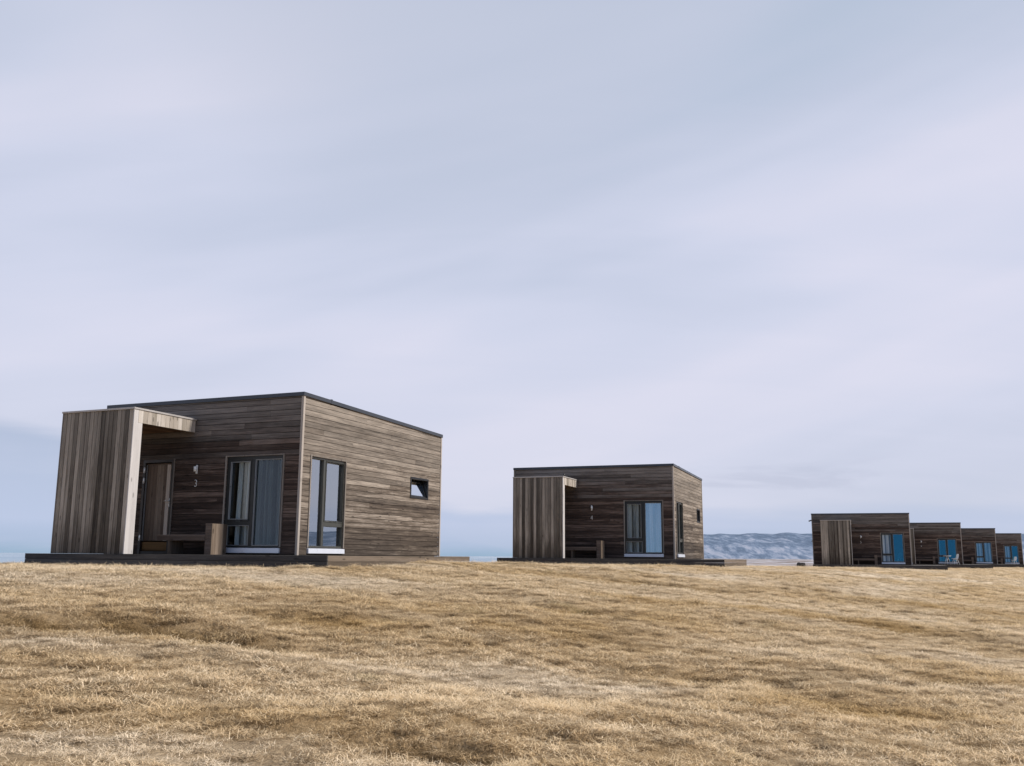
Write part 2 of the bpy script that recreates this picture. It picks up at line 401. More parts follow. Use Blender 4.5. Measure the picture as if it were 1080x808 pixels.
# sea
def sea():
    m, nt = newmat('cold sea water')
    out = N(nt, 'ShaderNodeOutputMaterial'); p = N(nt, 'ShaderNodeBsdfPrincipled', i_Roughness=.25)
    tc = N(nt, 'ShaderNodeTexCoord')
    n = noise(nt, vmath(nt, 'MULTIPLY', tc.outputs['Object'], (.004, .0006, 1)), 1.0, 5, .7)
    L(nt, ramp(nt, n, [(.45, (.10, .20, .28)), (.62, (.40, .46, .52))]), p.inputs['Base Color'])
    bp = N(nt, 'ShaderNodeBump'); bp.inputs['Strength'].default_value = .5; bp.inputs['Distance'].default_value = .6
    L(nt, noise(nt, tc.outputs['Object'], .15, 4), bp.inputs['Height']); L(nt, bp.outputs[0], p.inputs['Normal'])
    L(nt, p.outputs[0], out.inputs[0])
    b = MB(); s = 60000
    b.grid([[(-s, -2000, -13), (s, -2000, -13)], [(-s, s, -13), (s, s, -13)]], smooth=False)
    o = b.build('sea', m); tag(o, 'pale blue sea along the horizon', 'sea', kind='structure')
sea()

# hills on the right, 8 km away
def hills():
    m, nt = newmat('hazy blue hillside')
    out = N(nt, 'ShaderNodeOutputMaterial'); d = N(nt, 'ShaderNodeBsdfDiffuse')
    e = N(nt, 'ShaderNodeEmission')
    geo = N(nt, 'ShaderNodeNewGeometry')
    p = geo.outputs['Position']; sp = N(nt, 'ShaderNodeSeparateXYZ'); L(nt, p, sp.inputs[0])
    n1 = noise(nt, vmath(nt, 'MULTIPLY', p, (.0075, .0020, .0055)), 1.0, 7, .66, .6)
    n2 = noise(nt, vmath(nt, 'MULTIPLY', p, (.024, .006, .016)), 1.0, 5, .7)
    zz = math_(nt, 'DIVIDE', sp.outputs[2], 250.0)
    t = math_(nt, 'ADD', n1, math_(nt, 'MULTIPLY', math_(nt, 'SUBTRACT', n2, .5), .95))
    t = math_(nt, 'SUBTRACT', math_(nt, 'ADD', t, .05), math_(nt, 'MULTIPLY', zz, .17))
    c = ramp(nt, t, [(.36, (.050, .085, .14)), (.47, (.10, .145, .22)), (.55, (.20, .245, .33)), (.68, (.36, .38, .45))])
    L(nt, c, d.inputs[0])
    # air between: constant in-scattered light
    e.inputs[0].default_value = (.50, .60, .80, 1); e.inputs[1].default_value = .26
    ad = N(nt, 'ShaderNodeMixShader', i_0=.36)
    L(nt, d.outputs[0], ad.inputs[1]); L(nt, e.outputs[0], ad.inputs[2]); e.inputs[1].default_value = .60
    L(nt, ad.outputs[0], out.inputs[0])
    az = np.radians(np.arange(2.0, 62, .10)); ds = np.linspace(0, 1, 46)
    rows = []
    for q in ds:
        r = 6800 + 2600 * q
        x = r * np.sin(az); y = r * np.cos(az)
        ramp_in = np.clip((np.degrees(az) - 5.2) / 4.5, 0, 1) ** .7
        crest = 212 + 26 * fbm(np.degrees(az) / 5.5, az * 0 + 3.3, 61, 2) + 16 * fbm(np.degrees(az) * 1.1, az * 0 + 9, 63, 3)
        prof = math.sin(min(1, q * 1.25) * math.pi / 2) ** .8
        z = -18 + ramp_in * (crest + 18) * prof + 46 * prof * (1 - prof) * 3 * fbm(x / 520, y / 700, 65, 5)
        rows.append([(float(a), float(b), float(c_)) for a, b, c_ in zip(x, y, z)])
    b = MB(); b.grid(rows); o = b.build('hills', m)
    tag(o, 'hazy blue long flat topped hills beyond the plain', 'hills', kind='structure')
hills()

# ------------------------------------------------------------------ cabin pieces
PITCH = .1215
def subtract(a, b, holes):
    segs = [(a, b)]
    for h0, h1 in holes:
        new = []
        for s0, s1 in segs:
            if h1 <= s0 or h0 >= s1: new.append((s0, s1)); continue
            if h0 - s0 > .01: new.append((s0, h0))
            if s1 - h1 > .01: new.append((h1, s1))
        segs = new
    return segs
def boards_h(xf, u0, u1, ztop, openings, name, mat, parent, jmin=2.6, jmax=6.0):
    """horizontal cladding; ztop(u); openings (u0,u1,z0,z1)"""
    mb = MB(xf); z = .0
    zmax = max(ztop(u0), ztop(u1))
    while z < zmax - .02:
        za, zb = z + .010, min(z + PITCH, zmax)
        cuts = sorted({za, zb} | {q for o in openings for q in (o[2], o[3]) if za + .004 < q < zb - .004})
        off = rng.uniform(0, .005)
        joints = [u0]; u = u0 + rng.uniform(.5, jmax)
        while u < u1 - .4: joints.append(u); u += rng.uniform(jmin, jmax)
        joints.append(u1)
        for j0, j1 in zip(joints, joints[1:]):
            r = rng.random()
            for c0, c1 in zip(cuts, cuts[1:]):
                hs = [(o[0], o[1]) for o in openings if o[2] < (c0 + c1) / 2 < o[3]]
                for s0, s1 in subtract(j0 + (.003 if j0 > u0 else 0), j1, hs):
                    t0, t1 = min(c1, ztop(s0) - .01), min(c1, ztop(s1) - .01)
                    if t0 <= c0 + .004 and t1 <= c0 + .004: continue
                    mb.box(s0, s1, off, .03, c0, max(t0, c0 + .002), r, 0, max(t1, c0 + .002))
        z += PITCH
    return mb.build(name, mat, parent)
def lining(mb, u0, u1, d0, d1, z0, z1, holes):
    us = sorted({u0, u1} | {q for h in holes for q in h[:2]}); zs = sorted({z0, z1} | {q for h in holes for q in h[2:]})
    for a, b in zip(us, us[1:]):
        for c, d in zip(zs, zs[1:]):
            if any(h[0] < (a + b) / 2 < h[1] and h[2] < (c + d) / 2 < h[3] for h in holes): continue
            mb.box(a, b, d0, d1, c, d, .5)
def ring(mb, u0, u1, d0, d1, z0, z1, w, m=0, r=.5):
    """rectangular frame with butted corners"""
    mb.box(u0, u0 + w, d0, d1, z0, z1, r, m); mb.box(u1 - w, u1, d0, d1, z0, z1, r, m)
    mb.box(u0 + w, u1 - w, d0, d1, z1 - w, z1, r, m); mb.box(u0 + w, u1 - w, d0, d1, z0, z0 + w, r, m)

def curtain(xf, parent, u0, u1, z0, z1, d, mat, folds=9, amp=.045, seed=0):
    rr = random.Random(seed); mb = MB(xf); n = int((u1 - u0) * 90) + 8; rows = []
    ph = rr.random() * 6; k1 = folds / max(.2, (u1 - u0))
    for t in np.linspace(0, 1, 6):
        row = []
        for i in range(n):
            u = u0 + (u1 - u0) * i / (n - 1)
            s = math.sin(k1 * u * 6.28 + ph + .8 * math.sin(3.1 * u + ph)) * amp * (.7 + .3 * math.sin(5 * u))
            row.append((u + .012 * math.sin(4 * t + u * 3), d + s * (1 + .15 * t), z1 + (z0 - z1) * t))
        rows.append(row)
    mb.grid(rows); return mb.build('curtain', mat, parent)

def window(xf, parent, u0, u1, z0, z1, spec, fmat, seed):
    """tall two light window. spec: dict(mull=(a,b), sash='L'|'R', glass=(left,right), curtains=[...])"""
    zs = z0 + .12                                       # top of sill
    a, b = spec['mull']
    fr = MB(xf)
    W_ = .05 if spec['sash'] == 'L' else .016
    T_ = .07 if spec['sash'] == 'L' else .04
    fr.box(u0, u0 + W_, .02, .12, zs, z1, .5); fr.box(u1 - W_, u1, .02, .12, zs, z1, .5)
    fr.box(u0 + W_, u1 - W_, .02, .12, z1 - T_, z1, .5); fr.box(u0 + W_, u1 - W_, .02, .12, zs, zs + .035, .5)
    fr.box(a, b, .022, .118, zs + .035, z1 - T_, .5)
    tz0, tz1 = .615, .705
    (s0, s1), (f0, f1) = ((u0 + W_, a), (b, u1 - W_)) if spec['sash'] == 'L' else ((b, u1 - W_), (u0 + W_, a))
    fr.box(s0, s1, .024, .116, tz0, tz1, .5)
    # opening sash, slightly proud
    ring(fr, s0 + .004, s1 - .004, .012, .06, tz1 + .004, z1 - T_ - .004, .026 if spec['sash'] == 'L' else .018)
    w = fr.build('window', fmat, parent, .003)
    cas = MB(xf)
    cas.box(u0 - .035, u0 - .001, -.018, .03, zs - .0, z1 + .03, .4); cas.box(u1 + .001, u1 + .035, -.018, .03, zs, z1 + .03, .6)
    cas.box(u0 - .001, u1 + .001, -.018, .03, z1 + .001, z1 + .03, .3)
    cas.build('casing', M['casing'], w)
    bd = MB(xf)
    lights = [(s0 + .036, s1 - .036, tz1 + .036, z1 - T_ - .036), (s0, s1, zs + .035, tz0), (f0, f1, zs + .035, z1 - T_)]
    for q in lights: ring(bd, q[0], q[1], .03 if q is not lights[0] else .02, .075, q[2], q[3], .013 if spec['sash'] == 'L' else .004)
    bd.build('glazing_bead', M['bead'] if fmat is M['frame'] else M['frame2'], w)
    gl, gr = spec['glass']
    for q, g in zip(lights, ([gl, gl, gr] if spec['sash'] == 'L' else [gr, gr, gl])):
        pb = MB(xf); a0, a1, c0_, c1_ = q[0] + .006, q[1] - .006, q[2] + .006, q[3] - .006
        k = spec.get('skew', 0) if (q is lights[2]) else 0      # fixed pane turned on purpose so that it mirrors open sky
        e0, e1 = .077 - k / 2, .077 + k / 2
        pb.hexa([(a0, e0, c0_), (a1, e1, c0_), (a1, e1 + .008, c0_), (a0, e0 + .008, c0_), (a0, e0, c1_), (a1, e1, c1_), (a1, e1 + .008, c1_), (a0, e0 + .008, c1_)], .5)
        pb.build('pane', M[g], w)
    sl = MB(xf)
    sl.hexa([(u0 - .03, -.05, z0), (u1 + .02, -.05, z0), (u1 + .02, .12, z0), (u0 - .03, .12, z0),
             (u0 - .03, -.045, zs - .02), (u1 + .02, -.045, zs - .02), (u1 + .02, .12, zs - .002), (u0 - .03, .12, zs - .002)], .5)
    sl.build('sill', M['sill'], w, .004)
    for i, (c0, c1, mt, folds) in enumerate(spec['curtains']):
        curtain(xf, w, c0, c1, zs + .02, z1 - .04, .15, M[mt], folds, seed=seed + i)
    return w

def awning_window(xf, parent, u0, u1, z0, z1, tilt, hopper=True):
    """small square light; hopper: bottom hung, leaning into the room; else top hung, swung out"""
    fr = MB(xf); ring(fr, u0, u1, -.012, .19, z0, z1, .05)
    w = fr.build('awning_window', M['black'], parent, .003)
    ca, sa = math.cos(tilt), math.sin(tilt)
    def sx(u, d, z):
        if hopper:
            dz = z - (z0 + .055); return xf(u, d * ca + dz * sa + .03, (z0 + .055) + dz * ca - d * sa)
        dz = z - (z1 - .055); return xf(u, d * ca + dz * sa - .015, (z1 - .055) + dz * ca - d * sa)
    s = MB(sx); ring(s, u0 + .055, u1 - .055, 0, .03, z0 + .055, z1 - .065, .03)
    s.build('sash', M['black'], w)
    g = MB(sx); g.box(u0 + .08, u1 - .08, .008, .014, z0 + .08, z1 - .09, .5)
    g.build('pane', M['glassmirror' if hopper else 'glass'], w)
    return w

def numeral(txt, parent, x, z, h):
    cu = bpy.data.curves.new('numeral', 'FONT'); cu.body = txt; cu.size = h / .72; cu.extrude = .006; cu.offset = -.004
    cu.align_x = 'CENTER'
    t = bpy.data.objects.new('tmp', cu); COL.objects.link(t)
    dg = bpy.context.evaluated_depsgraph_get(); dg.update()
    me = bpy.data.meshes.new_from_object(t.evaluated_get(dg)); bpy.data.objects.remove(t)
    me.transform(Matrix.Translation((x, -.014, z)) @ Matrix.Rotation(R(90), 4, 'X') @ Matrix.Diagonal((.8, 1, 1, 1)))
    me.materials.clear(); me.materials.append(M['white'])
    o = bpy.data.objects.new('house_number', me); COL.objects.link(o); o.parent = parent
    return o

def make_cabin(P, loc, yaw, label, num, spec_f, spec_s, seed, detail=True, outsill=True):
    global rng
    rng = random.Random(seed)
    W, D, Hh, hb = P['W'], P['D'], 3.4, P['hb']
    root = empty('timber_cabin', loc, yaw)
    tag(root, label, 'cabin', 'flat roofed timber cabins standing in a row on the meadow')
    roofz = lambda y: Hh + (hb - Hh) * y / D
    wl, wr, wb, wt = P['win']; sl_, sr_ = P['side']; bw = P['small']
    dx = P['door']                       # right outer edge of the door frame
    door = (dx - .89, dx, .0, 2.08)
    win = (wl, wr, wb, wt); swin = (sl_, sr_, wb, wt)
    top = .085
    # cladding (four walls, each a mesh of its own)
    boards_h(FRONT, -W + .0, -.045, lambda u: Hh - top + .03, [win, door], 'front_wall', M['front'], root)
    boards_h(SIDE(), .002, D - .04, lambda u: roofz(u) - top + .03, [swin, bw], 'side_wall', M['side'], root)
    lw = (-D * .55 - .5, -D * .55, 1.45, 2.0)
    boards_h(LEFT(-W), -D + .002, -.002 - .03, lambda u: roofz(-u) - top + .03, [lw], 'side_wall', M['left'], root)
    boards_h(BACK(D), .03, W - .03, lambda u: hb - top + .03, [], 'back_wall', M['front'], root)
    # corner trims
    t = MB(); t.box(-.043, .012, -.014, .0, .0, Hh - top, .3); t.build('corner_trim', M['trim'], root)
    t = MB(); t.box(.001, .013, .001, .05, .0, Hh - top, .6); t.build('corner_trim', M['trim'], root)
    t = MB(); t.box(-.03, .014, D - .038, D + .012, .0, hb - top, .6); t.build('corner_trim', M['trim'], root)
    t = MB(); t.box(-W - .014, -W + .04, -.014, -.001, .0, Hh - top, .1); t.build('corner_trim', M['casing'], root)
    # inner lining = the room
    mb = MB()
    lining(mb, -W + .05, -.05, .034, .10, .0, 3.1, [win, (door[0], door[1], 0, door[3])])
    mb.xf = SIDE(); lining(mb, .101, D - .05, .034, .10, .0, 3.1, [swin, bw])
    mb.xf = LEFT(-W); lining(mb, -D + .05, -.101, .034, .10, .0, 3.1, [lw])
    mb.xf = BACK(D); mb.box(.101, W - .101, .034, .10, 0, 3.1, .5)
    mb.xf = FRONT; mb.box(-W + .101, -.101, .101, D - .101, -.02, .02, .5); mb.box(-W + .05, -.05, .05, D - .05, 3.101, 3.13, .5)
    mb.box(-W + .101, -.101, 3.0, 3.06, .021, 3.09, .5)
    mb.build('room_lining', M['inner'], root)
    # roof with flashing
    mb = MB(); n = 1
    mb.hexa([(-W + .16, .16, 3.14), (-.16, .16, 3.14), (-.16, D - .16, 3.14), (-W + .16, D - .16, 3.14),
             (-W + .16, .16, Hh - .07), (-.16, .16, Hh - .07), (-.16, D - .16, hb - .06), (-W + .16, D - .16, hb - .06)], .5)
    rf = mb.build('roof', M['roof'], root)
    fl = MB()
    def bar(x0, x1, y0, y1):
        za, zb = roofz(y0), roofz(y1)
        fl.hexa([(x0, y0, za - .085), (x1, y0, za - .085), (x1, y1, zb - .085), (x0, y1, zb - .085), (x0, y0, za), (x1, y0, za), (x1, y1, zb), (x0, y1, zb)], .5)
    bar(-W - .03, .03, -.03, .15); bar(-W - .03, .03, D - .15, D + .03); bar(-.15, .03, .1505, D - .1505); bar(-W - .03, -W + .15, .1505, D - .1505)
    fl.build('roof_flashing', M['flash'], rf, .006)
    sm = MB(); sm.box(-.152, .033, 1.0, 1.05, roofz(1) - .088, roofz(1) + .012, .5)
    sm.build('flashing_clip', M['flash'], rf)
    # windows
    window(FRONT, root, *win[:2], win[2], win[3], spec_f, M['frame'], seed)
    window(SIDE(), root, *swin[:2], swin[2], swin[3], spec_s, M['frame2'], seed + 50)
    awning_window(SIDE(), root, *bw, R(17))
    awning_window(LEFT(-W), root, *lw, R(32), False)
    # door
    leaf = MB(); x0, x1 = door[0] + .075, door[1] - .075
    xs = x0 + .0; k = 0
    pr = x1 - .16
    while xs < pr - .01:
        xe = min(xs + .098, pr); leaf.box(xs + .0015, xe - .0015, .055 + .001 * (k % 2), .10, .29, 1.97); xs = xe; k += 1
    leaf.box(x0, x1, .057, .099, 1.972, 2.0, .2); leaf.box(x1 - .055, x1, .054, .10, .29, 1.97, .2)
    dl = leaf.build('door', M['door'], root)
    q = MB(); q.box(x1 - .158, x1 - .057, .048, .10, .29, 1.97, .4); q.build('pale_strip', M['doorpale'], dl)
    q = MB(); q.box(x0, x1, .05, .10, .075, .265, .7); q.build('kick_board', M['kick'], dl)
    q = MB(); q.box(x0 - .008, x0 + .016, .03, .052, .29, 1.97, .5); q.build('door_edge_strip', M['bead'], dl)
    q = MB(); q.box(door[0], door[0] + .064, .0, .12, .0, 2.08); q.box(door[1] - .072, door[1] - .012, .0, .12, .0, 2.02)
    q.box(door[0] + .064, door[1] - .012, .0, .12, 2.02, 2.078); q.box(door[0] + .07, door[1] - .075, .02, .12, .0, .06)
    q.build('door_frame', M['doorframe'], dl)
    q = MB(); q.box(door[1] - .010, door[1] + .014, -.016, .12, .0, 2.09, .5); q.build('door_casing', M['casing'], dl)
    hx = x1 - .03
    q = MB(); q.box(hx - .02, hx + .02, .046, .055, 1.03, 1.22, .5)
    q.tube((hx, .05, 1.16), (hx, -.005, 1.16), .011); q.tube((hx + .005, -.002, 1.16), (hx - .12, -.002, 1.16), .011)
    q.tube((hx, .05, 1.07), (hx, .03, 1.07), .018)
    q.build('door_handle', M['steel'], dl)
    for hz in (1.86, 1.62, .35):
        q = MB(); q.tube((x0 - .03, .0, hz - .07), (x0 - .03, .0, hz + .07), .013); q.box(x0 - .05, x0 - .012, -.004, .004, hz - .06, hz + .06)
        q.build('hinge', M['steel'], dl)
    # porch: screen wall of vertical boards with a canopy back to the facade
    p0, p1, pd, ph, th = P['porch']
    y0 = -pd
    pw = MB(); xs = p0 + .012; wv = (p1 - p0 - .012) / round((p1 - p0) / .108)
    zc = ph - .045
    k = 0
    while xs < p1 - .02:
        o_ = rng.uniform(0, .006); pw.box(xs + .006, xs + wv - .006, y0 + o_, y0 + .028, .0, zc); xs += wv
    xs = p0 + .012
    while xs < p1 - .02:
        pw.box(xs + .002, xs + wv - .002, y0 + th - .028, y0 + th - .001 * rng.random(), .0, zc - .27); xs += wv
    pw.box(p0 + .02, p1 - .03, y0 + .0285, y0 + th - .0285, .0, zc - .002, .1)
    pwo = pw.build('porch_wall', M['porch'], root)
    e = MB(); hf = th / 2
    e.box(p1 + .001, p1 + .024, y0 - .002, y0 + hf - .002, .0, zc, .35); e.box(p1 + .001, p1 + .022, y0 + hf + .001, y0 + th, .0, zc - .265, .6)
    e.build('end_board', M['pale'], pwo)
    e = MB(); e.box(p0 - .014, p0 + .010, y0 - .002, y0 + th, .0, zc, .3); e.build('end_board', M['casing'], pwo)
    cn = MB(); cn.box(p0 + .03, p1 - .03, y0 + th + .001, -.001, zc - .20, zc - .003, .2)
    cn.xf = FRONT
    xs = p0 + .03
    while xs < p1 - .04:
        xe = min(xs + .12, p1 - .03); cn.box(xs + .002, xe - .002, y0 + th + .002, -.003, zc - .226, zc - .201, rng.random()); xs = xe
    cno = cn.build('porch_canopy', M['soffit'], root)
    fa = MB(SIDE(p1 + .024)); 
    us = y0 + hf + .003
    while us < -.02:
        ue = min(us + .128, -.016); fa.box(us + .002, ue - .002, rng.uniform(0, .004), .05, zc - .262, zc, None); us = ue
    fa.build('fascia', M['fascia'], cno)
    fa = MB(LEFT(p0)); us = .01
    while us < pd - .02:
        ue = min(us + .128, pd - .02); fa.box(us + .002, ue - .002, rng.uniform(0, .004) - .004, .028, zc - .262, zc - .002, None); us = ue
    if True:
        fa.build('fascia', M['porch'], cno)
    cp = MB(); cp.box(p0 - .025, p1 + .04, y0 - .02, -.001, zc + .002, zc + .04, .5)
    cp.build('canopy_cap', M['cap'] if seed == 3 else M['cap'], cno, .004)
    # drain spout on the left roof edge
    sp = MB(); sp.tube((-W - .02, 1.2, 3.0), (-W - .26, 1.2, 2.93), .045); sp.build('roof_spout', M['flash'], root)
    if num == '4':
        vt = MB(); vt.tube((p1 - .03, -1.45, ph - .01), (p1 - .03, -1.45, ph + .09), .04); vt.build('roof_vent', M['black'], cno)
    # deck
    dL, dR, dF, dB = P['deck']; dt = .20
    tp = MB(); yy = dF + .002; zt = -.004
    while yy < -.02:
        ye = min(yy + .12, -.001); tp.box(dL + .03, dR - .03, yy + .003, ye - .003, zt - .03, zt); yy = ye
    while yy < dB - .02:
        ye = min(yy + .12, dB); tp.box(.016, dR - .03, yy + .003, ye - .003, zt - .03, zt); yy = ye
    tp.box(-W + .0, .0155, .0, D, -.2, -.006, .3)
    dk = tp.build('deck', M['decktop'], root)
    sk = MB(); z1 = -.004
    sk.box(dL, dR, dF - .03, dF, z1 - .105, z1, .2); sk.box(dL, dR, dF - .027, dF - .002, z1 - .205, z1 - .111, .8)
    sk.box(dL + .1, dR - .1, dF + .02, dF + .06, -.60, -.16, .1)
    sk.xf = LEFT(dL); sk.box(-dB, -dF, -.002, .024, -.30, z1 - .002, .4)
    sk.build('deck_skirt', M['deckfront'], dk)
    ss = MB(SIDE(dR)); ss.box(dF + .003, dB, .0, .026, z1 - .105, z1, .4); ss.box(dF + .003, dB, .003, .026, z1 - .28, z1 - .110, .9)
    ss.build('deck_side_board', M['deckside'], dk)
    # wall lamp and number
    lx = P['lamp']
    q = MB(); q.box(lx - .022, lx + .022, -.020, .0, 1.74, 1.93, .5)
    q.tube((lx, -.02, 1.835), (lx, -.06, 1.835), .015); lm = q.build('wall_lamp', M['white'], root, .003)
    q = MB(); q.tube((lx + .03, -.095, 1.78), (lx + .03, -.095, 1.89), .034, seg=16); q.build('lamp_shade', M['white'], lm)
    if num: numeral(num, root, lx, 1.455 if seed == 3 else 1.40, .165)
    return root

def make_bench(root, x0, x1, label):
    """timber bench with one raised boarded end; stands on the deck against the wall"""
    global rng
    Mw = Matrix.Translation(root.location) @ Matrix.Rotation(root.rotation_euler.z, 4, 'Z')
    b = empty('bench', Mw @ Vector((x0, -.36, 0)), root.rotation_euler.z)
    tag(b, label, 'bench', 'timber benches on the cabin decks')
    w = x1 - x0; z0 = -.002
    s = MB()
    for k in range(4): s.box(0, w - .175, -.24 + k * .12 + .002, -.24 + (k + 1) * .12 - .004, .37 + .0005 * k, .405)
    s.box(.02, w - .18, -.238, -.21, .285, .3695, .5); s.box(.02, w - .18, .20, .23, .285, .3695, .5)
    s.build('seat', M['bench'], b, .003)
    g = MB(); g.box(.29, .35, -.21, .20, z0, .284, .6); g.build('leg', M['benchend'], b, .003)
    e = MB(SIDE(w)); 
    for k in range(4): e.box(-.24 + k * .12 + .002, -.24 + (k + 1) * .12 - .002, 0, .022, z0, .632)
    e.build('end_panel', [M['benchend']], b, .002)
    e = MB(); e.box(w - .17, w - .0225, -.238, -.215, z0, .605, .2); e.box(w - .17, w - .023, .2, .236, z0, .605, .2); e.box(w - .17, w - .148, -.2145, .199, z0, .605, .3)
    e.box(w - .175, w - .022, -.24, .238, .606, .634, .8)
    e.build('end_frame', [M['bench']], b, .002)
    return b

PA = dict(W=5.412, D=6.484, hb=3.269, win=(-1.902, -.441, .037, 2.078), side=(.374, 1.710), small=(4.773, 5.761, 1.451, 1.989),
          porch=(-4.773, -2.843, 1.839, 2.96, .243), deck=(-5.895, 1.728, -1.467, 4.622), door=-3.35, lamp=-2.71)
PB = dict(W=6.136, D=6.036, hb=3.319, win=(-1.811, -.421, .065, 2.067), side=(.428, 1.627), small=(4.669, 5.405, 1.451, 2.005),
          porch=(-5.506, -3.639, 1.746, 2.90, .202), deck=(-6.169, 1.958, -1.598, 4.622), door=-4.15, lamp=-3.06)
# the screen stands on the deck, so the deck reaches under it
PA['deck'] = (-5.43, 1.98, -1.87, 4.15); PB['deck'] = (-6.10, 1.985, -1.78, 4.0)
loc = dict(A=(-4.277, 19.724, -.009), B=(6.043, 34.214, -.048), C=(26.607, 62.946, -.369), D=(37.395, 78.559, -.372), E=(46.932, 91.704, -.38), F=(57.024, 105.854, -.45))
yaw = dict(A=-.3978, B=-.3688, C=-.3599, D=-.3731, E=-.3719, F=-.3698)
sA = dict(mull=(-1.265, -1.175), sash='L', glass=('glass', 'glass'), curtains=[(-1.72, -1.26, 'curtain', 4), (-1.17, -.46, 'curtaindark', 5)])
sAs = dict(mull=(.885, .965), sash='R', glass=('glassbright', 'glassbright'), curtains=[(.40, .90, 'curtainwhite', 4), (1.0, 1.66, 'curtainwhite', 8)])
sB = dict(skew=.062, mull=(-1.17, -1.06), sash='L', glass=('glass', 'glasssky'), curtains=[(-1.78, -1.14, 'curtain', 8), (-1.10, -.44, 'curtainsky', 5)])
sBs = dict(mull=(.98, 1.1), sash='R', glass=('glass', 'glass'), curtains=[(.45, .70, 'curtainwhite', 3)])
def sC(l, r, cur): return dict(mull=(-1.17, -1.06), sash='L', glass=(l, r), curtains=cur)
cA = make_cabin(PA, loc['A'], yaw['A'], 'largest and nearest timber cabin, at the left, with the number 3 beside its door', '3', sA, sAs, 3)
cB = make_cabin(PB, loc['B'], yaw['B'], 'grey brown timber cabin alone in the middle distance with the number 4 on its wall', '4', sB, sBs, 14)
cC = make_cabin(PB, loc['C'], yaw['C'], 'leftmost timber cabin of the far cluster, its grey porch screen in full view', '5',
                sC('glassclear', 'glassteal', [(-1.76, -1.18, 'curtainsky', 7)]), sBs, 25)
cD = make_cabin(PB, loc['D'], yaw['D'], 'far timber cabin with a white chair and table in front of its dark uncurtained window', '6',
                sC('glassteal', 'glassteal', [(-1.76, -1.6, 'curtainwhite', 3), (-.62, -.46, 'curtainwhite', 3)]), sBs, 36)
cE = make_cabin(PB, loc['E'], yaw['E'], 'second farthest timber cabin, pale curtains drawn behind both blue window lights', None,
                sC('glassblue', 'glassblue', [(-1.76, -1.18, 'curtainsky', 5), (-.98, -.5, 'curtainsky', 5)]), sBs, 47)
cF = make_cabin(PB, loc['F'], yaw['F'], 'smallest and farthest timber cabin, last of the row at the right edge', None,
                sC('glassblue', 'glassteal', [(-1.76, -1.25, 'curtainsky', 5)]), sBs, 58)
rng = random.Random(99)
make_bench(cA, -3.16, -1.70, 'brown timber bench with raised end on the deck of the nearest cabin')
make_bench(cB, -3.98, -2.55, 'timber bench under the number 4 on the middle cabin')
make_bench(cC, -3.6, -2.1, 'small dark bench right of the far cabin porch screen seen in full')
make_bench(cD, -3.6, -2.1, 'tiny dark bench left of the window with the white chair outside')
make_bench(cE, -3.6, -2.1, 'tiny dark bench on the deck of the second farthest cabin')
make_bench(cF, -3.6, -2.1, 'tiny dark bench on the deck of the farthest cabin')

# ------------------------------------------------------------------ deck furniture of the far cabins
def at_cabin(c, x, y): return Matrix.Translation(c.location) @ Matrix.Rotation(c.rotation_euler.z, 4, 'Z') @ Vector((x, y, -.002))
def chair(c, x, y, face, label):
    """moulded shell chair on four splayed legs"""
    o = empty('chair', at_cabin(c, x, y), c.rotation_euler.z + face); tag(o, label, 'chair', 'white shell chairs on the far decks')
    mb = MB(); rows = []
    prof = [(-.22, .43, .20), (-.10, .415, .225), (.04, .41, .235), (.15, .43, .235), (.20, .50, .235), (.235, .62, .225), (.265, .76, .19), (.28, .84, .12)]
    for (py, pz, hw) in prof:
        row = []
        for k in range(9):
            t = -1 + 2 * k / 8
            lift = .05 * t ** 4 if pz < .45 else 0; wrap = -.05 * t * t if pz > .45 else 0
            row.append((t * hw, py + wrap, pz + lift))
        rows.append(row)
    mb.grid(rows); sh = mb.build('seat_shell', M['white'], o)
    so = sh.modifiers.new('s', 'SOLIDIFY'); so.thickness = .012
    for sx in (-1, 1):
        for sy in (-1, 1):
            g = MB(); g.tube((sx * .12, .02 + sy * .10, .405), (sx * .23, .02 + sy * .22, .0), .018, .012); g.build('leg', M['white'], o)
    return o
def table(c, x, y, label):
    o = empty('side_table', at_cabin(c, x, y), c.rotation_euler.z); tag(o, label, 'table', 'white round tables on the far decks')
    g = MB(); g.tube((0, 0, .66), (0, 0, .69), .30, seg=24); g.build('tabletop', M['white'], o)
    for k in range(3):
        a = k * 2.094 + .4; g = MB(); g.tube((.05 * math.cos(a), .05 * math.sin(a), .66), (.24 * math.cos(a), .24 * math.sin(a), 0), .016); g.build('leg', M['white'], o)
    return o
chair(cD, -.62, -.62, R(-70), 'white shell chair turned sideways by the window of the far cabin cluster')
table(cD, -1.20, -.60, 'small white round table beside the white shell chair on the same deck')
chair(cC, -.85, .62, R(-60), 'pale shell chair inside, behind the deep blue pane of the leftmost far cabin')
chair(cF, -1.0, -.7, R(-60), 'tiny white shell chair on the deck of the farthest cabin')

# dark boulder left of the far cluster
def boulder():
    import bmesh
    bm = bmesh.new(); bmesh.ops.create_icosphere(bm, subdivisions=4, radius=1)
    for v in bm.verts:
        n = fbm(np.array([v.co.x * 1.6 + 5]), np.array([v.co.y * 1.6 + v.co.z * 2.1]), 71, 4)[0]
        q = Vector((max(-.82, min(.82, v.co.x)), max(-.8, min(.8, v.co.y)), max(-.75, min(.7, v.co.z))))
        v.co = q * (1 + .25 * n)
    bmesh.ops.scale(bm, vec=(.30, .26, .24), verts=bm.verts)
    me = bpy.data.meshes.new('boulder'); bm.to_mesh(me); bm.free(); me.materials.append(M['rock'])
    o = bpy.data.objects.new('boulder', me); COL.objects.link(o)
    x, y = 18.6, 60.5; o.location = (x, y, float(height(np.array([x]), np.array([y]))[0]) + .24)
    tag(o, 'small black boulder on the grass left of the far cabin cluster', 'boulder')
boulder()

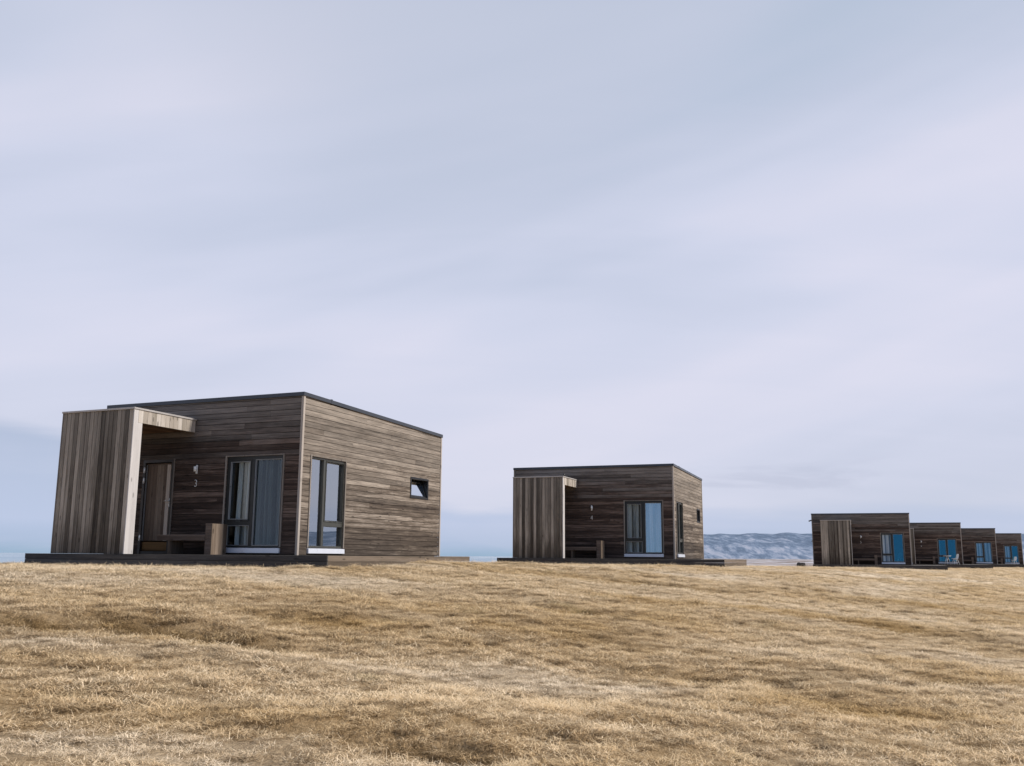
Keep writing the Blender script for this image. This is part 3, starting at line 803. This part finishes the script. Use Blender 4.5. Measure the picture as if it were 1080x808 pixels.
# ------------------------------------------------------------------ grass
def grass_mat():
    m, nt = newmat('dry grass blades')
    out = N(nt, 'ShaderNodeOutputMaterial'); d = N(nt, 'ShaderNodeBsdfDiffuse'); t = N(nt, 'ShaderNodeBsdfTranslucent')
    G = lambda n: N(nt, 'ShaderNodeAttribute', attribute_name=n, attribute_type='INSTANCER').outputs['Fac']
    b = N(nt, 'ShaderNodeAttribute', attribute_name='blade').outputs['Fac']
    h = N(nt, 'ShaderNodeAttribute', attribute_name='up').outputs['Fac']
    geo = N(nt, 'ShaderNodeNewGeometry')
    per = math_(nt, 'ADD', math_(nt, 'MULTIPLY', b, .58), math_(nt, 'MULTIPLY', G('rnd'), .42))
    c = straw_nodes(nt, G('dk'), G('gd'), G('bl'), per, geo.outputs['Position'])
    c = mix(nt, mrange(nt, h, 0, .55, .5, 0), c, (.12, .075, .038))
    up = vmath(nt, 'NORMALIZE', vmath(nt, 'ADD', geo.outputs['Normal'], (.25, -.05, 1.1)))
    L(nt, up, d.inputs['Normal'])
    L(nt, c, d.inputs[0]); L(nt, c, t.inputs[0])
    mx = N(nt, 'ShaderNodeMixShader', i_0=.18); L(nt, d.outputs[0], mx.inputs[1]); L(nt, t.outputs[0], mx.inputs[2])
    L(nt, mx.outputs[0], out.inputs[0]); return m
GM = grass_mat()
def tuft_mesh(i, nb, rad, hgt, wid):
    rr = np.random.RandomState(100 + i)
    V = []; F = []; B = []; U = []
    comb = rr.uniform(0, 6.28)
    for k in range(nb):
        a = rr.uniform(0, 6.28); r0 = rad * math.sqrt(rr.rand()) ; px, py = r0 * math.cos(a), r0 * math.sin(a)
        lying = rr.rand() < .74
        yawb = rr.uniform(0, 6.28) if lying else comb + rr.normal(0, 1.5)
        ln = hgt * (rr.uniform(.8, 1.9) if lying else rr.uniform(.45, 1.05))
        w = wid * rr.uniform(.6, 1.3)
        dx, dy = math.cos(yawb), math.sin(yawb); sx, sy = -dy, dx
        x, y = px, py; n0 = len(V); bv = rr.rand()
        if lying: z = rr.uniform(-.004, hgt * .75); ang = rr.uniform(1.05, 1.75); bend = rr.uniform(-.5, .9)
        else: z = -.012; ang = rr.uniform(0, .9); bend = rr.uniform(.3, 1.6)
        z_start = z
        segs = 3
        for s in range(segs + 1):
            ww = w * (1 - s / segs) ** .7 if s < segs else 0
            if s < segs: V += [(x - sx * ww / 2, y - sy * ww / 2, z), (x + sx * ww / 2, y + sy * ww / 2, z)]; U += [min(1, max(0, z / hgt))] * 2
            else: V += [(x, y, z)]; U += [min(1, max(0, z / hgt))]
            x += dx * math.sin(ang) * ln / segs; y += dy * math.sin(ang) * ln / segs; z += math.cos(ang) * ln / segs
            ang += bend * .55
            z = max(z, -.004)
        for s in range(segs - 1): q = n0 + 2 * s; F.append((q, q + 1, q + 3, q + 2)); B.append(bv)
        F.append((n0 + 2 * segs - 2, n0 + 2 * segs - 1, n0 + 2 * segs)); B.append(bv)
    me = bpy.data.meshes.new('grass_tuft'); me.from_pydata(V, [], F)
    a = me.attributes.new('blade', 'FLOAT', 'FACE'); a.data.foreach_set('value', B)
    a = me.attributes.new('up', 'FLOAT', 'POINT'); a.data.foreach_set('value', U)
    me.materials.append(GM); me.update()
    return bpy.data.objects.new('grass_tuft', me)
tuft_col = bpy.data.collections.new('tuft_kinds')
for i in range(8): tuft_col.objects.link(tuft_mesh(i, 100, .075, .030 if i < 6 else .042, .0036))
def foot_mask(x, y):
    k = np.zeros(len(x), bool)
    for c, P in ((cA, PA), (cB, PB), (cC, PB), (cD, PB), (cE, PB), (cF, PB)):
        a = c.rotation_euler.z; dx = x - c.location.x; dy = y - c.location.y
        u = dx * math.cos(a) + dy * math.sin(a); v = -dx * math.sin(a) + dy * math.cos(a)
        k |= (u > P['deck'][0] + .02) & (u < P['deck'][1] - .02) & (v > P['deck'][2] + .0) & (v < P['deck'][3] + 2)
    return k
def scatter():
    rr = np.random.RandomState(5)
    X = []; Y = []
    bands = [4.6]
    while bands[-1] < 125: bands.append(bands[-1] * 1.12)
    for r0, r1 in zip(bands, bands[1:]):
        rm = (r0 + r1) / 2; dens = min(130, 1150 / rm)
        if rm > 60: dens *= .6
        if rm < 9: dens *= 1.15
        area = math.radians(78) / 2 * (r1 * r1 - r0 * r0); n = int(area * dens)
        a = np.radians(rr.uniform(-39, 39, n)); r = np.sqrt(rr.uniform(r0 * r0, r1 * r1, n))
        X.append(r * np.sin(a)); Y.append(r * np.cos(a))
    x = np.concatenate(X); y = np.concatenate(Y)
    keep = ~foot_mask(x, y); x = x[keep]; y = y[keep]
    z = height(x, y); dk, gd, bl = tones(x, y)
    r = np.hypot(x, y)
    cl = fbm(x / .45, y / .45, 83, 3)                       # clumpiness
    hol = fbm(x / .14, y / .10, 91, 2) + .5 * fbm(x / .07, y / .06, 93, 1)
    s = (1 + r / 55) * (.95 + .30 * cl + .60 * hol + rr.uniform(-.15, .20, len(x)))
    s *= 1 - .30 * bl
    dk = dk * rr.uniform(.2, 1.0, len(x))
    speck = fbm(x / .11, y / .085, 97, 2)
    dk = np.clip(dk + np.clip(speck * 1.9 - .42, 0, .75), 0, 1)
    gd = np.clip(gd + .28 * rr.rand(len(x)) * (fbm(x / .9, y / .7, 99, 2) > -.05), 0, 1)
    u = x * .81 - y * .586 + 14.9
    s = np.clip(s, .3, 3.2)
    kk = (hol > -.46) | (rr.rand(len(x)) < .25)
    x, y, z, dk, gd, bl, s = (q[kk] for q in (x, y, z, dk, gd, bl, s))
    me = bpy.data.meshes.new('grass'); me.from_pydata(np.stack([x, y, z], 1).tolist(), [], [])
    for n, a in (('dk', dk), ('gd', gd), ('bl', bl), ('rnd', rr.rand(len(x))), ('size', s), ('turn', rr.uniform(0, 6.283, len(x)))):
        at = me.attributes.new(n, 'FLOAT', 'POINT'); at.data.foreach_set('value', a.astype(np.float32))
    o = bpy.data.objects.new('grass', me); COL.objects.link(o)
    ng = bpy.data.node_groups.new('grass', 'GeometryNodeTree')
    ng.interface.new_socket('Geometry', in_out='INPUT', socket_type='NodeSocketGeometry'); ng.interface.new_socket('Geometry', in_out='OUTPUT', socket_type='NodeSocketGeometry')
    gi = ng.nodes.new('NodeGroupInput'); go = ng.nodes.new('NodeGroupOutput'); ip = ng.nodes.new('GeometryNodeInstanceOnPoints')
    ci = ng.nodes.new('GeometryNodeCollectionInfo'); ci.inputs['Collection'].default_value = tuft_col; ci.inputs['Separate Children'].default_value = True; ci.inputs['Reset Children'].default_value = True
    ip.inputs['Pick Instance'].default_value = True
    na = ng.nodes.new('GeometryNodeInputNamedAttribute'); na.data_type = 'FLOAT'; na.inputs['Name'].default_value = 'turn'
    nb = ng.nodes.new('GeometryNodeInputNamedAttribute'); nb.data_type = 'FLOAT'; nb.inputs['Name'].default_value = 'size'
    cx = ng.nodes.new('ShaderNodeCombineXYZ'); lk = ng.links.new
    lk(na.outputs['Attribute'], cx.inputs[2]); lk(cx.outputs[0], ip.inputs['Rotation']); lk(nb.outputs['Attribute'], ip.inputs['Scale'])
    lk(gi.outputs[0], ip.inputs['Points']); lk(ci.outputs[0], ip.inputs['Instance']); lk(ip.outputs[0], go.inputs[0])
    md = o.modifiers.new('tufts', 'NODES'); md.node_group = ng
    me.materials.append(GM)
    tag(o, 'dry matted straw coloured grass covering the meadow', 'grass', kind='stuff')
    print('tufts', len(x))
scatter()

# ------------------------------------------------------------------ light, sky, camera
SUN_AZ = R(-12); SUN_EL = R(37)      # azimuth measured from +x towards +y
sd = Vector((math.cos(SUN_AZ) * math.cos(SUN_EL), math.sin(SUN_AZ) * math.cos(SUN_EL), math.sin(SUN_EL)))
sun = bpy.data.lights.new('sun', 'SUN'); sun.energy = 4.7; sun.angle = R(7); sun.color = (1, .93, .84)
so = bpy.data.objects.new('sun', sun); COL.objects.link(so); so.rotation_euler = sd.to_track_quat('Z', 'Y').to_euler()

def world():
    w = bpy.data.worlds.new('World'); sc.world = w; w.use_nodes = True; nt = w.node_tree; nt.nodes.clear()
    out = N(nt, 'ShaderNodeOutputWorld'); bg = N(nt, 'ShaderNodeBackground', i_Strength=.1); L(nt, bg.outputs[0], out.inputs[0])
    sky = N(nt, 'ShaderNodeTexSky'); sky.sky_type = 'NISHITA'; sky.sun_disc = False
    sky.sun_elevation = SUN_EL; sky.sun_rotation = math.atan2(sd.x, sd.y)
    sky.air_density = 1.2; sky.dust_density = .4; sky.ozone_density = 2.0
    tc = N(nt, 'ShaderNodeTexCoord'); v = tc.outputs['Generated']
    sp = N(nt, 'ShaderNodeSeparateXYZ'); L(nt, v, sp.inputs[0]); x, y, z = sp.outputs
    # thin high cloud on a plane overhead -> streaks running towards the horizon
    zz = math_(nt, 'ADD', math_(nt, 'MAXIMUM', z, 0.0), .22)
    cp = N(nt, 'ShaderNodeCombineXYZ'); L(nt, math_(nt, 'DIVIDE', x, zz), cp.inputs[0]); L(nt, math_(nt, 'DIVIDE', y, zz), cp.inputs[1])
    rt = N(nt, 'ShaderNodeMapping'); rt.inputs['Rotation'].default_value = (0, 0, R(-28)); rt.inputs['Scale'].default_value = (.32, 1.15, 1); rt.inputs['Location'].default_value = (.9, .35, 0)
    L(nt, cp.outputs[0], rt.inputs[0])
    dg = N(nt, 'ShaderNodeCombineXYZ'); L(nt, math_(nt, 'MULTIPLY', x, 1.3), dg.inputs[0]); L(nt, math_(nt, 'MULTIPLY', y, 1.3), dg.inputs[1])
    L(nt, math_(nt, 'MULTIPLY', math_(nt, 'SUBTRACT', z, math_(nt, 'MULTIPLY', x, .26)), 6.0), dg.inputs[2])
    n1 = noise(nt, dg.outputs[0], 1.0, 3, .45, .35)
    n2 = noise(nt, rt.outputs[0], 3.2, 5, .55, .6)
    t = math_(nt, 'ADD', math_(nt, 'MULTIPLY', n1, .86), math_(nt, 'MULTIPLY', n2, .14))
    cl = ramp(nt, t, [(.33, (.490, .565, .700)), (.45, (.575, .620, .755)), (.55, (.650, .680, .815)), (.68, (.735, .735, .855))])
    # higher = a little darker and greyer
    hi = mrange(nt, z, .30, .62)
    cl = mix(nt, math_(nt, 'MULTIPLY', hi, .55), cl, (.500, .555, .660))
    dt = N(nt, 'ShaderNodeVectorMath', operation='DOT_PRODUCT'); L(nt, v, dt.inputs[0]); dt.inputs[1].default_value = (-.06, .835, .547)
    cl = mix(nt, mrange(nt, dt.outputs['Value'], .955, .999, 0, .42), cl, (.500, .550, .665))
    # pinkish pale belt low down
    lo = mrange(nt, z, .30, .10)
    cl = mix(nt, math_(nt, 'MULTIPLY', lo, .30), cl, (.685, .685, .800))
    # low cloud bank, thicker to the left, with soft ragged top
    bv = N(nt, 'ShaderNodeCombineXYZ'); L(nt, math_(nt, 'MULTIPLY', x, 5.0), bv.inputs[0]); L(nt, math_(nt, 'MULTIPLY', y, 5.0), bv.inputs[1]); L(nt, math_(nt, 'MULTIPLY', z, 26.0), bv.inputs[2])
    bn = noise(nt, bv.outputs[0], 1.0, 5, .55, .3)
    left = math_(nt, 'MAXIMUM', math_(nt, 'MULTIPLY', math_(nt, 'ADD', x, .05), -1.0), 0.0)
    edge = math_(nt, 'ADD', math_(nt, 'MULTIPLY_ADD', left, .185, .050), math_(nt, 'MULTIPLY', math_(nt, 'SUBTRACT', bn, .5), .05))
    bank = mrange(nt, math_(nt, 'SUBTRACT', edge, z), -.010, .014)
    bc = ramp(nt, mrange(nt, z, .0, .16, 0, 1, False), [(0, (.255, .415, .570)), (.07, (.360, .480, .670)), (.20, (.475, .560, .755)), (.55, (.445, .520, .690)), (1, (.435, .495, .635))])
    bc = mix(nt, math_(nt, 'MULTIPLY', mrange(nt, bn, .38, .66), .35), bc, (.560, .610, .770))
    cl = mix(nt, math_(nt, 'MULTIPLY', bank, mrange(nt, x, .02, .16, .88, .66)), cl, bc)
    # thin grey streaks above the hills on the right
    st = mrange(nt, bn, .52, .64)
    band = math_(nt, 'MULTIPLY', mrange(nt, z, .055, .075), mrange(nt, z, .105, .085))
    cl = mix(nt, math_(nt, 'MULTIPLY', math_(nt, 'MULTIPLY', st, band), math_(nt, 'MULTIPLY', mrange(nt, x, .05, .2), .5)), cl, (.500, .530, .660))
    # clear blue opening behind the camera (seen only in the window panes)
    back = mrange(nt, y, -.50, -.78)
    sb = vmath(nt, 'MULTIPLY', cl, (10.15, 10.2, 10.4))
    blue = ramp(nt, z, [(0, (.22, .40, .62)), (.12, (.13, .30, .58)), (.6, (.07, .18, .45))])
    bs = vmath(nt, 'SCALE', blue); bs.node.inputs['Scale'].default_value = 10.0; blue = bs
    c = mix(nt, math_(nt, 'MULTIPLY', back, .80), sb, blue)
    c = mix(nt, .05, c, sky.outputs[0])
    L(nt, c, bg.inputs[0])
world()

cam = bpy.data.cameras.new('camera'); co = bpy.data.objects.new('camera', cam); COL.objects.link(co); sc.camera = co
cam.sensor_width = 36; cam.lens = 998.5 / 1080 * 36; cam.clip_start = .1; cam.clip_end = 90000
cam.shift_x = (540 - 534.27) / 1080; cam.shift_y = (408.02 - 404) / 1080
p, r = R(10.151), R(.441)
Rv = Vector((1, 0, 0)); F = Vector((0, math.cos(p), math.sin(p))); U = Vector((0, -math.sin(p), math.cos(p)))
R2 = Rv * math.cos(r) + U * math.sin(r); U2 = -Rv * math.sin(r) + U * math.cos(r)
m3 = Matrix((R2, U2, -F)).transposed()
co.matrix_world = m3.to_4x4()

sc.render.engine = 'CYCLES'
sc.cycles.max_bounces = 8; sc.cycles.transparent_max_bounces = 12
sc.view_settings.view_transform = 'Standard'; sc.view_settings.look = 'None'; sc.view_settings.exposure = 0; sc.view_settings.gamma = 1
sc.render.resolution_x = 1024; sc.render.resolution_y = 766; sc.render.film_transparent = False
